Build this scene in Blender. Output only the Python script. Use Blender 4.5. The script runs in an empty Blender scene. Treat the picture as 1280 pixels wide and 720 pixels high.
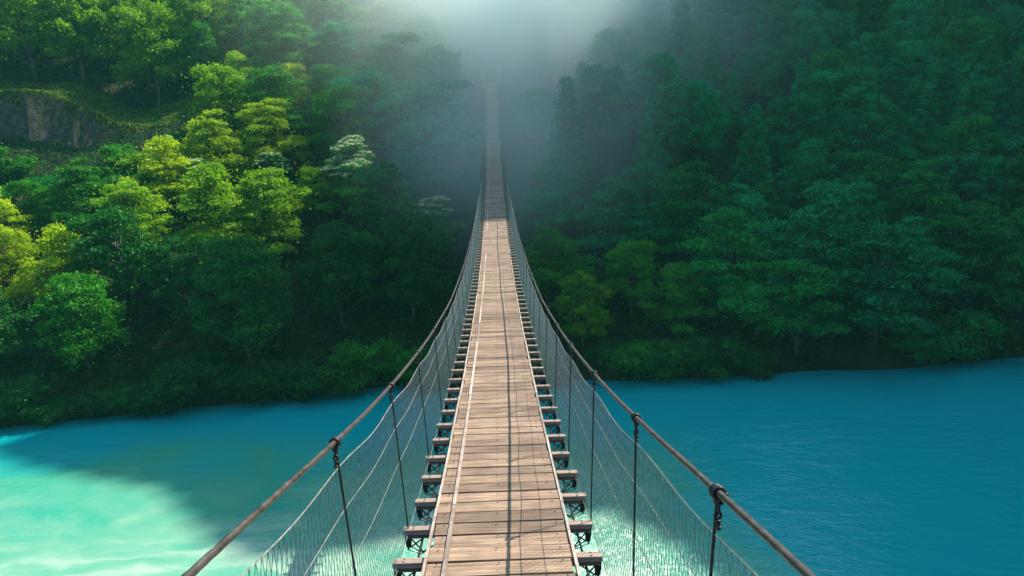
import bpy, math, random
import numpy as np
from mathutils import Vector, Matrix, noise as mnoise

random.seed(7)
RNG = np.random.default_rng(11)
scene = bpy.context.scene
COL = scene.collection
PI = math.pi
R = math.radians

SUN_AZ, SUN_EL = 55.0, 52.0

# ------------------------------------------------------------------ helpers
def ss(a, b, x):
    t = np.clip((np.asarray(x, float) - a) / (b - a), 0, 1)
    return t * t * (3 - 2 * t)


def link(name, me, parent=None, mat=None):
    o = bpy.data.objects.new(name, me)
    COL.objects.link(o)
    if parent is not None:
        o.parent = parent
    if mat is not None:
        me.materials.append(mat)
    return o


def empty(name, loc=(0, 0, 0), rz=0.0, scale=1.0):
    o = bpy.data.objects.new(name, None)
    COL.objects.link(o)
    o.location = loc
    o.rotation_euler = (0, 0, rz)
    o.scale = (scale, scale, scale)
    o.empty_display_size = 0.3
    return o


def tag(o, label=None, cat=None, group=None, kind=None):
    if label: o['label'] = label
    if cat: o['category'] = cat
    if group: o['group'] = group
    if kind: o['kind'] = kind
    return o


def mesh_np(name, V, F, tint=None, smooth=False):
    """V (n,3), F list of equal-length faces as (m,k) array; tint per face."""
    V = np.asarray(V, np.float32); F = np.asarray(F, np.int32)
    me = bpy.data.meshes.new(name)
    m, k = F.shape
    me.vertices.add(len(V)); me.vertices.foreach_set('co', V.ravel())
    me.loops.add(m * k); me.loops.foreach_set('vertex_index', F.ravel())
    me.polygons.add(m)
    me.polygons.foreach_set('loop_start', np.arange(0, m * k, k, dtype=np.int32))
    if tint is not None:
        a = me.attributes.new('tint', 'FLOAT', 'FACE')
        a.data.foreach_set('value', np.asarray(tint, np.float32))
    me.update(calc_edges=True)
    me.polygons.foreach_set('use_smooth', np.full(m, smooth))
    me.validate()
    return me


class MB:
    """quad mesh collector"""
    def __init__(self):
        self.V = []; self.F = []; self.T = []; self.n = 0

    def add(self, V, F, t=0.5):
        V = np.asarray(V, float); F = np.asarray(F, int)
        self.V.append(V); self.F.append(F + self.n)
        self.T.append(np.full(len(F), t) if np.isscalar(t) else np.asarray(t))
        self.n += len(V)

    def box(self, c, s, t=0.5, rot=None):
        x, y, z = s[0] / 2, s[1] / 2, s[2] / 2
        V = np.array([[-x, -y, -z], [x, -y, -z], [x, y, -z], [-x, y, -z],
                      [-x, -y, z], [x, -y, z], [x, y, z], [-x, y, z]])
        if rot is not None:
            V = V @ np.array(rot).T
        F = [[0, 3, 2, 1], [4, 5, 6, 7], [0, 1, 5, 4], [1, 2, 6, 5], [2, 3, 7, 6], [3, 0, 4, 7]]
        self.add(V + np.array(c), F, t)

    def tube(self, P, r, n=6, t=0.5, cap=True):
        P = np.asarray(P, float); m = len(P)
        r = np.broadcast_to(np.asarray(r, float), (m,))
        T = np.gradient(P, axis=0); T /= np.linalg.norm(T, axis=1)[:, None] + 1e-12
        up = np.array([0.0, 0, 1]) if abs(T[0, 2]) < .9 else np.array([1.0, 0, 0])
        A = np.cross(T, up); A /= np.linalg.norm(A, axis=1)[:, None] + 1e-12
        B = np.cross(T, A)
        a = np.linspace(0, 2 * PI, n, endpoint=False)
        V = P[:, None] + r[:, None, None] * (np.cos(a)[None, :, None] * A[:, None] + np.sin(a)[None, :, None] * B[:, None])
        V = V.reshape(-1, 3)
        i = np.arange(m - 1)[:, None] * n; j = np.arange(n)[None]; k = (j + 1) % n
        F = np.stack([i + j, i + k, i + n + k, i + n + j], -1).reshape(-1, 4)
        self.add(V, F, t)
        if cap and n in (4, 6, 8):
            for b in (0, (m - 1) * n):
                if n == 4: self.add(V[b:b + 4], [[0, 1, 2, 3]], t)
                elif n == 6: self.add(V[b:b + 6], [[0, 1, 2, 3], [0, 3, 4, 5]], t)
                else: self.add(V[b:b + 8], [[0, 1, 2, 3], [0, 3, 4, 5], [0, 5, 6, 7]], t)

    def build(self, name, mat=None, parent=None, smooth=False):
        me = mesh_np(name, np.concatenate(self.V), np.concatenate(self.F), np.concatenate(self.T), smooth)
        return link(name, me, parent, mat)


# ------------------------------------------------------------------ materials
def new_mat(name):
    m = bpy.data.materials.new(name); m.use_nodes = True
    nt = m.node_tree; nt.nodes.clear()
    out = nt.nodes.new('ShaderNodeOutputMaterial')
    return m, nt, out


def N(nt, typ, **kw):
    n = nt.nodes.new(typ)
    for k, v in kw.items():
        if k in n.inputs.keys() if hasattr(n.inputs, 'keys') else False:
            n.inputs[k].default_value = v
        else:
            setattr(n, k, v)
    return n


def ramp(nt, stops, interp='LINEAR'):
    n = nt.nodes.new('ShaderNodeValToRGB'); cr = n.color_ramp; cr.interpolation = interp
    while len(cr.elements) < len(stops): cr.elements.new(0.5)
    for e, (p, c) in zip(cr.elements, stops):
        e.position = p; e.color = (*c, 1) if len(c) == 3 else c
    return n


def leaf_mat(name, dark, light, trans=0.4, tcol=None, var=0.5):
    m, nt, out = new_mat(name)
    L = nt.links.new
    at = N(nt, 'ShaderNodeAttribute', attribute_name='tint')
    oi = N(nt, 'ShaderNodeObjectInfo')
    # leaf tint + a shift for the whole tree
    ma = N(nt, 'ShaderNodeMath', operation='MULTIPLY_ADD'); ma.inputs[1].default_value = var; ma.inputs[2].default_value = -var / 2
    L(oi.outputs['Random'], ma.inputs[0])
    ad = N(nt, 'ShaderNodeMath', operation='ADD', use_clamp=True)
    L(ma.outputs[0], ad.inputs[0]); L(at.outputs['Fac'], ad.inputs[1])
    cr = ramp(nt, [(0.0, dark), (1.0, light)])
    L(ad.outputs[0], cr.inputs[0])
    pb = N(nt, 'ShaderNodeBsdfPrincipled'); pb.inputs['Roughness'].default_value = 0.45
    pb.inputs['Specular IOR Level'].default_value = 0.14
    L(cr.outputs[0], pb.inputs['Base Color'])
    tr = N(nt, 'ShaderNodeBsdfTranslucent')
    hs = N(nt, 'ShaderNodeHueSaturation'); hs.inputs['Hue'].default_value = 0.495; hs.inputs['Value'].default_value = 1.5
    hs.inputs['Saturation'].default_value = 1.1
    L(cr.outputs[0], hs.inputs['Color']); L(hs.outputs[0], tr.inputs['Color'])
    mx = N(nt, 'ShaderNodeMixShader'); mx.inputs[0].default_value = trans
    L(pb.outputs[0], mx.inputs[1]); L(tr.outputs[0], mx.inputs[2])
    L(mx.outputs[0], out.inputs['Surface'])
    return m


def simple_mat(name, base, rough=0.6, metal=0.0, noise_scale=None, base2=None, bump=0.0, stretch=(1, 1, 1), tintvar=0.0):
    m, nt, out = new_mat(name)
    L = nt.links.new
    pb = N(nt, 'ShaderNodeBsdfPrincipled')
    pb.inputs['Roughness'].default_value = rough; pb.inputs['Metallic'].default_value = metal
    pb.inputs['Base Color'].default_value = (*base, 1)
    if noise_scale:
        tc = N(nt, 'ShaderNodeTexCoord'); mp = N(nt, 'ShaderNodeMapping'); mp.inputs['Scale'].default_value = stretch
        nz = N(nt, 'ShaderNodeTexNoise'); nz.inputs['Scale'].default_value = noise_scale; nz.inputs['Detail'].default_value = 5
        L(tc.outputs['Object'], mp.inputs[0]); L(mp.outputs[0], nz.inputs['Vector'])
        cr = ramp(nt, [(0.3, base), (0.7, base2 or base)])
        L(nz.outputs['Fac'], cr.inputs[0])
        colour = cr.outputs[0]
        if tintvar:
            at = N(nt, 'ShaderNodeAttribute', attribute_name='tint')
            mr = N(nt, 'ShaderNodeMapRange'); mr.inputs['To Min'].default_value = 1 - tintvar; mr.inputs['To Max'].default_value = 1 + tintvar
            L(at.outputs['Fac'], mr.inputs['Value'])
            mm = N(nt, 'ShaderNodeVectorMath', operation='SCALE')
            L(colour, mm.inputs[0]); L(mr.outputs[0], mm.inputs['Scale'])
            colour = mm.outputs[0]
        L(colour, pb.inputs['Base Color'])
        if bump:
            bp = N(nt, 'ShaderNodeBump'); bp.inputs['Strength'].default_value = bump; bp.inputs['Distance'].default_value = 0.02
            L(nz.outputs['Fac'], bp.inputs['Height']); L(bp.outputs[0], pb.inputs['Normal'])
    L(pb.outputs[0], out.inputs['Surface'])
    return m


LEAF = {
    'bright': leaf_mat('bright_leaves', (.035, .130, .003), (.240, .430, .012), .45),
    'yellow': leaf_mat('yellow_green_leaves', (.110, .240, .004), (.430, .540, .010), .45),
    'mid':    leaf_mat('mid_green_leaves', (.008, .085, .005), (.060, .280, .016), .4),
    'shadowed':   leaf_mat('shadowed_green_leaves', (.003, .040, .004), (.022, .150, .014), .3),  # shade painted into a darker leaf colour for low trees and shrubs
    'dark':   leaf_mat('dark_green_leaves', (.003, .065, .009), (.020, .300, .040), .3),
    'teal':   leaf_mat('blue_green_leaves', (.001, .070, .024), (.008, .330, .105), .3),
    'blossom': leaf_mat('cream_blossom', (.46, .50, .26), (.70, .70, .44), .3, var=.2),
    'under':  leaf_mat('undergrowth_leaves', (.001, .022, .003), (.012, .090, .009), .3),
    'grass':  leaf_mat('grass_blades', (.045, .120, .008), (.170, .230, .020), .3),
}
BARK = simple_mat('bark', (.045, .035, .026), .85, 0, 3.0, (.11, .09, .07), .5, (1, 1, .25))
PALE_BARK = simple_mat('pale_bark', (.12, .11, .09), .85, 0, 3.0, (.24, .22, .18), .5, (1, 1, .25))
STEEL = simple_mat('weathered_steel', (.050, .041, .036), .42, .6, 14.0, (.15, .128, .112), .3)
DARK_STEEL = simple_mat('blackened_steel', (.016, .016, .018), .5, .6, 30.0, (.045, .045, .048), .3)
WIRE = simple_mat('galvanised_wire', (.16, .16, .14), .45, .55, 20.0, (.40, .40, .36))
RUST = simple_mat('rusty_nails', (.030, .016, .010), .8, .3, 9.0, (.07, .035, .02))
CONCRETE = simple_mat('weathered_concrete', (.16, .15, .14), .9, 0, 2.5, (.30, .29, .27), .4)


def wood_mat(name, c1, c2, c3, ax=0):
    m, nt, out = new_mat(name); L = nt.links.new
    tc = N(nt, 'ShaderNodeTexCoord')
    at = N(nt, 'ShaderNodeAttribute', attribute_name='tint')
    # every board samples its own stretch of grain
    cb = N(nt, 'ShaderNodeCombineXYZ'); ml = N(nt, 'ShaderNodeMath', operation='MULTIPLY'); ml.inputs[1].default_value = 37.0
    L(at.outputs['Fac'], ml.inputs[0]); L(ml.outputs[0], cb.inputs[2]); L(ml.outputs[0], cb.inputs[0])
    va = N(nt, 'ShaderNodeVectorMath', operation='ADD'); L(tc.outputs['Object'], va.inputs[0]); L(cb.outputs[0], va.inputs[1])
    sc = [60.0, 60.0, 60.0]; sc[ax] = 2.2
    mp = N(nt, 'ShaderNodeMapping'); mp.inputs['Scale'].default_value = sc; L(va.outputs[0], mp.inputs[0])
    n1 = N(nt, 'ShaderNodeTexNoise'); n1.inputs['Scale'].default_value = 1.0; n1.inputs['Detail'].default_value = 5; L(mp.outputs[0], n1.inputs['Vector'])
    n2 = N(nt, 'ShaderNodeTexNoise'); n2.inputs['Scale'].default_value = 3.5; n2.inputs['Detail'].default_value = 4; L(va.outputs[0], n2.inputs['Vector'])
    cr = ramp(nt, [(.28, c1), (.52, c2), (.78, c3)]); L(n1.outputs['Fac'], cr.inputs[0])
    # blotchy weathering
    cr2 = ramp(nt, [(.35, (.62, .60, .60)), (.6, (1, 1, 1))]); L(n2.outputs['Fac'], cr2.inputs[0])
    mu = N(nt, 'ShaderNodeMixRGB', blend_type='MULTIPLY'); mu.inputs[0].default_value = .8
    L(cr.outputs[0], mu.inputs[1]); L(cr2.outputs[0], mu.inputs[2])
    mr = N(nt, 'ShaderNodeMapRange'); mr.inputs['To Min'].default_value = .55; mr.inputs['To Max'].default_value = 1.2; L(at.outputs['Fac'], mr.inputs['Value'])
    mm = N(nt, 'ShaderNodeVectorMath', operation='SCALE'); L(mu.outputs[0], mm.inputs[0]); L(mr.outputs[0], mm.inputs['Scale'])
    pb = N(nt, 'ShaderNodeBsdfPrincipled'); pb.inputs['Roughness'].default_value = .75
    pb.inputs['Specular IOR Level'].default_value = .3
    L(mm.outputs[0], pb.inputs['Base Color'])
    bp = N(nt, 'ShaderNodeBump'); bp.inputs['Strength'].default_value = .5; bp.inputs['Distance'].default_value = .006
    L(n1.outputs['Fac'], bp.inputs['Height']); L(bp.outputs[0], pb.inputs['Normal'])
    L(pb.outputs[0], out.inputs['Surface'])
    return m


PLANK = wood_mat('deck_planks', (.082, .047, .029), (.230, .153, .104), (.37, .265, .190), 0)
BEAMWOOD = wood_mat('beam_timber', (.16, .11, .085), (.30, .22, .175), (.40, .31, .26), 0)
BATTEN = wood_mat('batten_timber', (.26, .19, .15), (.40, .31, .26), (.52, .42, .36), 1)


def terrain_mat():
    m, nt, out = new_mat('hillside_ground'); L = nt.links.new
    tc = N(nt, 'ShaderNodeTexCoord'); geo = N(nt, 'ShaderNodeNewGeometry')
    n1 = N(nt, 'ShaderNodeTexNoise'); n1.inputs['Scale'].default_value = .35; n1.inputs['Detail'].default_value = 8; L(tc.outputs['Object'], n1.inputs['Vector'])
    n2 = N(nt, 'ShaderNodeTexNoise'); n2.inputs['Scale'].default_value = 1.6; n2.inputs['Detail'].default_value = 8; n2.inputs['Roughness'].default_value = .7; L(tc.outputs['Object'], n2.inputs['Vector'])
    soil = ramp(nt, [(.35, (.008, .016, .005)), (.6, (.022, .032, .010)), (.75, (.035, .030, .018))]); L(n1.outputs['Fac'], soil.inputs[0])
    rock = ramp(nt, [(.3, (.020, .018, .017)), (.5, (.055, .048, .044)), (.72, (.13, .115, .10))]); L(n2.outputs['Fac'], rock.inputs[0])
    sx = N(nt, 'ShaderNodeSeparateXYZ'); L(geo.outputs['Normal'], sx.inputs[0])
    mr = N(nt, 'ShaderNodeMapRange'); mr.inputs['From Min'].default_value = .62; mr.inputs['From Max'].default_value = .45; L(sx.outputs['Z'], mr.inputs['Value'])
    mx = N(nt, 'ShaderNodeMixRGB'); L(mr.outputs[0], mx.inputs[0]); L(soil.outputs[0], mx.inputs[1]); L(rock.outputs[0], mx.inputs[2])
    pb = N(nt, 'ShaderNodeBsdfPrincipled'); pb.inputs['Roughness'].default_value = .95; pb.inputs['Specular IOR Level'].default_value = .15
    L(mx.outputs[0], pb.inputs['Base Color'])
    bp = N(nt, 'ShaderNodeBump'); bp.inputs['Strength'].default_value = .9; bp.inputs['Distance'].default_value = .5
    L(n2.outputs['Fac'], bp.inputs['Height']); L(bp.outputs[0], pb.inputs['Normal'])
    L(pb.outputs[0], out.inputs['Surface'])
    return m


def water_mat():
    m, nt, out = new_mat('river_water'); L = nt.links.new
    tc = N(nt, 'ShaderNodeTexCoord')
    # paler near left: sunlight on silty water painted into the colour, wispy edge
    warp = N(nt, 'ShaderNodeTexNoise'); warp.inputs['Scale'].default_value = .07; warp.inputs['Detail'].default_value = 5
    L(tc.outputs['Object'], warp.inputs['Vector'])
    wv = N(nt, 'ShaderNodeVectorMath', operation='SCALE'); wv.inputs['Scale'].default_value = 16.0; L(warp.outputs['Color'], wv.inputs[0])
    wa = N(nt, 'ShaderNodeVectorMath', operation='ADD'); L(tc.outputs['Object'], wa.inputs[0]); L(wv.outputs[0], wa.inputs[1])
    sx = N(nt, 'ShaderNodeSeparateXYZ'); L(wa.outputs[0], sx.inputs[0])
    # distance into the painted pale side (metres): runs along x<2, nearer than y~47
    my = N(nt, 'ShaderNodeMapRange'); my.interpolation_type = 'SMOOTHSTEP'; my.inputs['From Min'].default_value = 63.0; my.inputs['From Max'].default_value = 46.0
    L(sx.outputs['Y'], my.inputs['Value'])
    mxx = N(nt, 'ShaderNodeMapRange'); mxx.interpolation_type = 'SMOOTHSTEP'; mxx.inputs['From Min'].default_value = 24.0; mxx.inputs['From Max'].default_value = 11.0
    L(sx.outputs['X'], mxx.inputs['Value'])
    pr = N(nt, 'ShaderNodeMath', operation='MULTIPLY'); L(my.outputs[0], pr.inputs[0]); L(mxx.outputs[0], pr.inputs[1])
    st = N(nt, 'ShaderNodeMapping'); st.inputs['Scale'].default_value = (.25, .9, 1); st.inputs['Rotation'].default_value = (0, 0, R(-24)); L(wa.outputs[0], st.inputs[0])
    sn = N(nt, 'ShaderNodeTexNoise'); sn.inputs['Scale'].default_value = .5; sn.inputs['Detail'].default_value = 7; L(st.outputs[0], sn.inputs['Vector'])
    snr = N(nt, 'ShaderNodeMapRange'); snr.inputs['From Min'].default_value = .3; snr.inputs['From Max'].default_value = .65; snr.inputs['To Min'].default_value = .42; snr.inputs['To Max'].default_value = 1.0
    L(sn.outputs['Fac'], snr.inputs['Value'])
    p2 = N(nt, 'ShaderNodeMath', operation='MULTIPLY', use_clamp=True); L(pr.outputs[0], p2.inputs[0]); L(snr.outputs[0], p2.inputs[1])
    cr = ramp(nt, [(0, (.001, .262, .285)), (.35, (.035, .25, .17)), (.75, (.12, .29, .20)), (1, (.25, .365, .275))]); L(p2.outputs[0], cr.inputs[0])
    pb = N(nt, 'ShaderNodeBsdfPrincipled'); pb.inputs['Roughness'].default_value = .09; pb.inputs['IOR'].default_value = 1.33
    # white flecks painted into the colour as sun glitter beside the near deck
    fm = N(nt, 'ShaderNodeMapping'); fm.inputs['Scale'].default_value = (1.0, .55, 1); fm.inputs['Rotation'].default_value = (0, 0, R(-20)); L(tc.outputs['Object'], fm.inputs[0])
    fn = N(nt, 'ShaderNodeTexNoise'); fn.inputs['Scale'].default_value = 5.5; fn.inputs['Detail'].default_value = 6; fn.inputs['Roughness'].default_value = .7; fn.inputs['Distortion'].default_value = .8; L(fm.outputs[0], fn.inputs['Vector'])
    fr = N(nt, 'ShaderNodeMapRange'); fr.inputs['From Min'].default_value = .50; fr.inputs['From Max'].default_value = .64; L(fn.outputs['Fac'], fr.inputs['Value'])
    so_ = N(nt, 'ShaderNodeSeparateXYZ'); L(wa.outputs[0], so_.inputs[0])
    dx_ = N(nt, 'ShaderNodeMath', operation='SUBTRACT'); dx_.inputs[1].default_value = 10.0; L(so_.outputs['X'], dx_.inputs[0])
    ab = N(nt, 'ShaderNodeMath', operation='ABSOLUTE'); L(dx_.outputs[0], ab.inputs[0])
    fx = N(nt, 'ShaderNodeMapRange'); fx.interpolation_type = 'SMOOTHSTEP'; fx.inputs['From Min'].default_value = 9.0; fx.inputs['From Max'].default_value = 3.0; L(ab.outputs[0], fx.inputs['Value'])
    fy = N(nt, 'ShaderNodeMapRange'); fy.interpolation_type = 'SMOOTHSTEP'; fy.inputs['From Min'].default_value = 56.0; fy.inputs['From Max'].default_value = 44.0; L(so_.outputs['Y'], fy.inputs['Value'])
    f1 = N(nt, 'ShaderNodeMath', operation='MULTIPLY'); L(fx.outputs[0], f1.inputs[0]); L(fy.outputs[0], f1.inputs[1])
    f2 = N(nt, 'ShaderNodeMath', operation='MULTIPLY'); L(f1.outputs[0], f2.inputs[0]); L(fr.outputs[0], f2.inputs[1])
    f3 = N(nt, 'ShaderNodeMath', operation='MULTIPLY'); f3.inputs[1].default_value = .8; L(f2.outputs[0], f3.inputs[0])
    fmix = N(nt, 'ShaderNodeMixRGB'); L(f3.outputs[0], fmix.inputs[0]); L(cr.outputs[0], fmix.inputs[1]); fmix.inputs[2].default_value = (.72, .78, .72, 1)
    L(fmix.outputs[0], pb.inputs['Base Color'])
    # calmer and rougher stretches
    calm = N(nt, 'ShaderNodeTexNoise'); calm.inputs['Scale'].default_value = .09; calm.inputs['Detail'].default_value = 3; L(wa.outputs[0], calm.inputs['Vector'])
    cm = N(nt, 'ShaderNodeMapRange'); cm.inputs['From Min'].default_value = .38; cm.inputs['From Max'].default_value = .62; cm.inputs['To Min'].default_value = .25; L(calm.outputs['Fac'], cm.inputs['Value'])
    # ripples: three sizes, drawn out along the current
    hs = []
    for sc_, str_, det in ((.45, (1, 1.8, 1), 4), (1.9, (1, 1.6, 1), 5), (7.0, (1, 1.4, 1), 3)):
        mp = N(nt, 'ShaderNodeMapping'); mp.inputs['Scale'].default_value = str_; mp.inputs['Rotation'].default_value = (0, 0, R(17)); L(tc.outputs['Object'], mp.inputs[0])
        nn = N(nt, 'ShaderNodeTexNoise'); nn.inputs['Scale'].default_value = sc_; nn.inputs['Detail'].default_value = det; nn.inputs['Distortion'].default_value = .6; L(mp.outputs[0], nn.inputs['Vector'])
        hs.append((nn, {.45: .11, 1.9: .042, 7.0: .014}[sc_]))
    prev = None
    for nn, h in hs:
        bp = N(nt, 'ShaderNodeBump'); bp.inputs['Distance'].default_value = h; L(cm.outputs[0], bp.inputs['Strength'])
        L(nn.outputs['Fac'], bp.inputs['Height'])
        if prev is not None: L(prev.outputs[0], bp.inputs['Normal'])
        prev = bp
    L(prev.outputs[0], pb.inputs['Normal'])
    L(pb.outputs[0], out.inputs['Surface'])
    return m


# ------------------------------------------------------------------ terrain
BX = np.array([-400, -60, -36.9, -31.6, -23.2, -14.4, -8.2, 7.4, 15.8, 24.6, 35.3, 45, 60, 400], float)
BY = np.array([20, 49, 55.2, 56.8, 58.5, 60.2, 61.5, 61.4, 60.8, 61.4, 62.3, 63.5, 64, 70], float)
WATER_Z = -22.0
RX = np.array([-600, -80, 60, 100, 200, 600], float)
RZ = np.array([150, 135, 133, 150, 190, 220], float)


def lumps(x, y, f, seed):
    """cheap smooth value noise in numpy"""
    r = np.random.default_rng(seed); k = r.uniform(.6, 1.5, (6, 2)) * f * r.choice([-1, 1], (6, 2)); p = r.uniform(0, 6.28, 6)
    s = 0
    for i in range(6): s = s + np.sin(k[i, 0] * x + k[i, 1] * y + p[i] + 1.3 * np.sin(k[i, 1] * x * .7 - k[i, 0] * y * .6))
    return s / 6


def ground(x, y):
    x = np.asarray(x, float); y = np.asarray(y, float)
    by = np.interp(x, BX, BY) + .8 * lumps(x, 0 * x, .35, 3)
    d = y - by
    left = ss(-28, -48, x)
    # river bed, then a steep little bank, then the wooded slope
    bed = -24.5
    plain = -22 + .9 * ss(-.4, 2.0, d) + .575 * np.clip(d, 0, None)
    # left flank: gentler, then a cliff, a grassy ledge and the slope above it
    cy = 92.5 + .9 * lumps(x, 0 * x, .4, 8)
    c = 5.6 * ss(-35, -50, x)
    ledge = -22 + .9 * ss(-.4, 2.0, d) + .43 * np.clip(np.minimum(y, cy) - by, 0, None) \
        + c * ss(0, 1.3, y - cy) + .06 * np.clip(np.minimum(y, cy + 6.5) - cy, 0, None) + .62 * np.clip(y - cy - 6.5, 0, None)
    h = plain * (1 - left) + ledge * left
    h = np.where(d < 0, np.maximum(bed, -22 + d * .9), h)
    # landing for the far end of the bridge
    w = ss(4.5, 2.5, np.abs(x)) * ss(99, 102.5, y) * ss(112, 107, y)
    h = h * (1 - w) + 2.05 * w
    # far slope climbs to the ridge
    ridge = np.interp(x, RX, RZ) + 4 * lumps(x, y, .06, 5)
    t = ss(150, 300, y)
    far = np.interp(y, [150, 300, 420, 700], [0, 1, .8, .5])
    base150 = np.where(y > 150, h * 0 + (-22 + .575 * 88), h)
    hf = base150 + (ridge - base150) * (t ** 1.3)
    h = np.where(y > 150, np.where(y > 300, ridge * far, hf), h)
    h = h + .7 * lumps(x, y, .22, 1) * ss(2, 8, d) * (1 - w) + .25 * lumps(x, y, .9, 2) * ss(1, 5, d) * (1 - w)
    # near bank, behind the camera
    nb = ss(-2.0, -7.5, y)
    near = -2.9 + .35 * np.clip(-y - 9, 0, None) + 1.0 * lumps(x, y, .2, 9)
    h = np.where(y < 0, bed * (1 - nb) + near * nb, h)
    return h


def axis(lo, a, b, hi, step, grow=1.16):
    core = list(np.arange(a, b + 1e-6, step)); s = step
    up = []; v = b
    while v < hi: s *= grow; s = min(s, 7.0 if v < 420 else 40); v += s; up.append(v)
    s = step; dn = []; v = a
    while v > lo: s *= grow; s = min(s, 7.0 if abs(v) < 300 else 40); v -= s; dn.append(v)
    return np.array(dn[::-1] + core + up)


gx = axis(-650, -85, 85, 650, .9); gy = axis(-160, 52, 136, 720, .8)
# finer near bank too
gy = np.unique(np.concatenate([gy[gy < -14], np.arange(-14, 1, 1.0), gy[gy > 1.5]]))
GX, GY = np.meshgrid(gx, gy)
GZ = ground(GX, GY)
jx = RNG.uniform(-.25, .25, GX.shape) * (np.abs(GX) < 84); jy = RNG.uniform(-.25, .25, GX.shape) * ((GY > 53) & (GY < 135))
Vt = np.stack([GX + jx, GY + jy, ground(GX + jx, GY + jy)], -1).reshape(-1, 3)
nx = len(gx); ny = len(gy)
ii = (np.arange(ny - 1)[:, None] * nx + np.arange(nx - 1)[None]).ravel()
Ft = np.stack([ii, ii + 1, ii + nx + 1, ii + nx], -1)
ter = link('ground', mesh_np('ground', Vt, Ft, smooth=True), None, terrain_mat())
tag(ter, 'steep wooded valley sides with earth, rock and a grassy ledge', kind='structure')

# unseen sun blocker added right of the valley; crest shaped to cast the shade
CRY = [-60, 40, 95, 108, 113, 118.0, 119.5, 122, 126, 136, 147, 153, 157, 161, 165, 169, 176, 185, 200, 230, 300]
CRZ = [60, 100, 131, 137, 141, 152, 161, 169, 174, 182, 198, 205, 200, 182, 160, 143, 128, 120, 125, 130, 100]
my_ = np.arange(-60, 300, .7); crest = np.interp(my_, CRY, CRZ)
crest = crest + .5 * np.sin(my_ * 2.1) + .4 * np.sin(my_ * 4.3 + 1)
sec = [(96, None), (101, .30), (105, .62), (108, .88), (110, 1.0), (112, .985), (120, .9), (150, .7), (220, .3), (300, -.1)]
Vm = []
for x_, f_ in sec:
    z_ = crest * f_ if f_ is not None else np.full_like(my_, -24.0)
    amp = 0 if x_ == 110 else 1.5
    Vm.append(np.stack([x_ + amp * lumps(my_, my_ * 0 + x_, .5, 6), my_, z_], -1))
Vm = np.concatenate(Vm); nm = len(my_); im = (np.arange(len(sec) - 1)[:, None] * nm + np.arange(nm - 1)[None]).ravel()
hl = link('sun_blocker', mesh_np('sun_blocker', Vm, np.stack([im, im + nm, im + nm + 1, im + 1], -1), smooth=False), None, ter.data.materials[0])
tag(hl, 'unseen rocky sun blocker added above the right bank', kind='structure')

wm = mesh_np('river', [[-650, -12, WATER_Z], [650, -12, WATER_Z], [650, 90, WATER_Z], [-650, 90, WATER_Z]], [[0, 1, 2, 3]])
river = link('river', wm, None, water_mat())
tag(river, 'turquoise river, pale sunlit green at the near left', kind='structure')

# ------------------------------------------------------------------ bridge profiles
DECK_END = 103.0
CY = [-6, -4, 0, 2.1, 4.1, 6.3, 10, 15, 21, 30, 41, 48, 61, 75, 90, 103]
CZ = [.80, .25, -.86, -1.30, -1.80, -2.28, -2.96, -3.70, -4.30, -4.88, -5.14, -5.04, -4.25, -2.55, .40, 3.60]


def deckz(y): return -6.33 + .00225 * (np.asarray(y, float) - 41) ** 2


def cablez(y):
    y = np.asarray(y, float)
    # smooth the polyline a little
    return sum(np.interp(y + o, CY, CZ) for o in (-1.2, -.6, 0, .6, 1.2)) / 5


RAIL_X = .875
bridge = empty('suspension_bridge', (0, -5, float(deckz(-5))))
tag(bridge, 'long narrow footbridge of wooden planks hung from two steel cables over the river', 'bridge')
BO = np.array([0, -5, float(deckz(-5))])


def B(mb, name, mat, parent=None, smooth=False):
    for i in range(len(mb.V)): mb.V[i] = mb.V[i] - BO
    return mb.build(name, mat, parent or bridge, smooth)


# deck planks
near_mb = MB()
y = -5.0
pr = random.Random(3)
while y < DECK_END:
    ym = y + .1375; z = float(deckz(ym)); sl = .0045 * (ym - 41)
    a = math.atan(sl)
    rot = Matrix.Rotation(pr.uniform(-.006, .006), 3, 'Z') @ Matrix.Rotation(pr.uniform(-.004, .004), 3, 'Y') @ Matrix.Rotation(a + pr.uniform(-.012, .012), 3, 'X')
    wd = 1.15 + pr.uniform(-.02, .02)
    t = pr.random() ** .8
    near_mb.box((pr.uniform(-.012, .012), ym, z - .02 + pr.uniform(-.004, .004)), (wd, .275 - pr.uniform(.014, .030), .04), t, rot)
    y += .275
deck = B(near_mb, 'deck', PLANK)
nails = MB(); y = -5.0; q_ = random.Random(9)
while y < 30:
    ym = y + .1375; z = float(deckz(ym))
    for x_ in (-.50, -.02, .50):
        for dy in (-.06, .06):
            nails.box((x_ + q_.uniform(-.012, .012), ym + dy + q_.uniform(-.008, .008), z + .004), (.011, .011, .006), .1)
    y += .275
nh = B(nails, 'nail_heads', RUST, deck); nh['kind'] = 'stuff'


def ribbon(name, x, w, h, dz, mat, y0=-5.0, y1=DECK_END, wob=.004, seg=2.4):
    mb = MB(); y = y0; q = random.Random(name + str(x))
    while y < y1:
        L_ = min(seg, y1 - y) - .012; n = 5
        ys = np.linspace(y, y + L_, n); zs = deckz(ys) + dz; ox = q.uniform(-wob, wob)
        V = []
        for yy, zz in zip(ys, zs):
            V += [[x - w / 2 + ox, yy, zz], [x + w / 2 + ox, yy, zz], [x + w / 2 + ox, yy, zz + h], [x - w / 2 + ox, yy, zz + h]]
        F = []
        for i in range(n - 1):
            b = 4 * i
            for j in range(4): F.append([b + j, b + (j + 1) % 4, b + 4 + (j + 1) % 4, b + 4 + j])
        F += [[0, 3, 2, 1], [4 * n - 4, 4 * n - 3, 4 * n - 2, 4 * n - 1]]
        mb.add(V, F, q.random()); y += seg
    return B(mb, name, mat)


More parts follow.
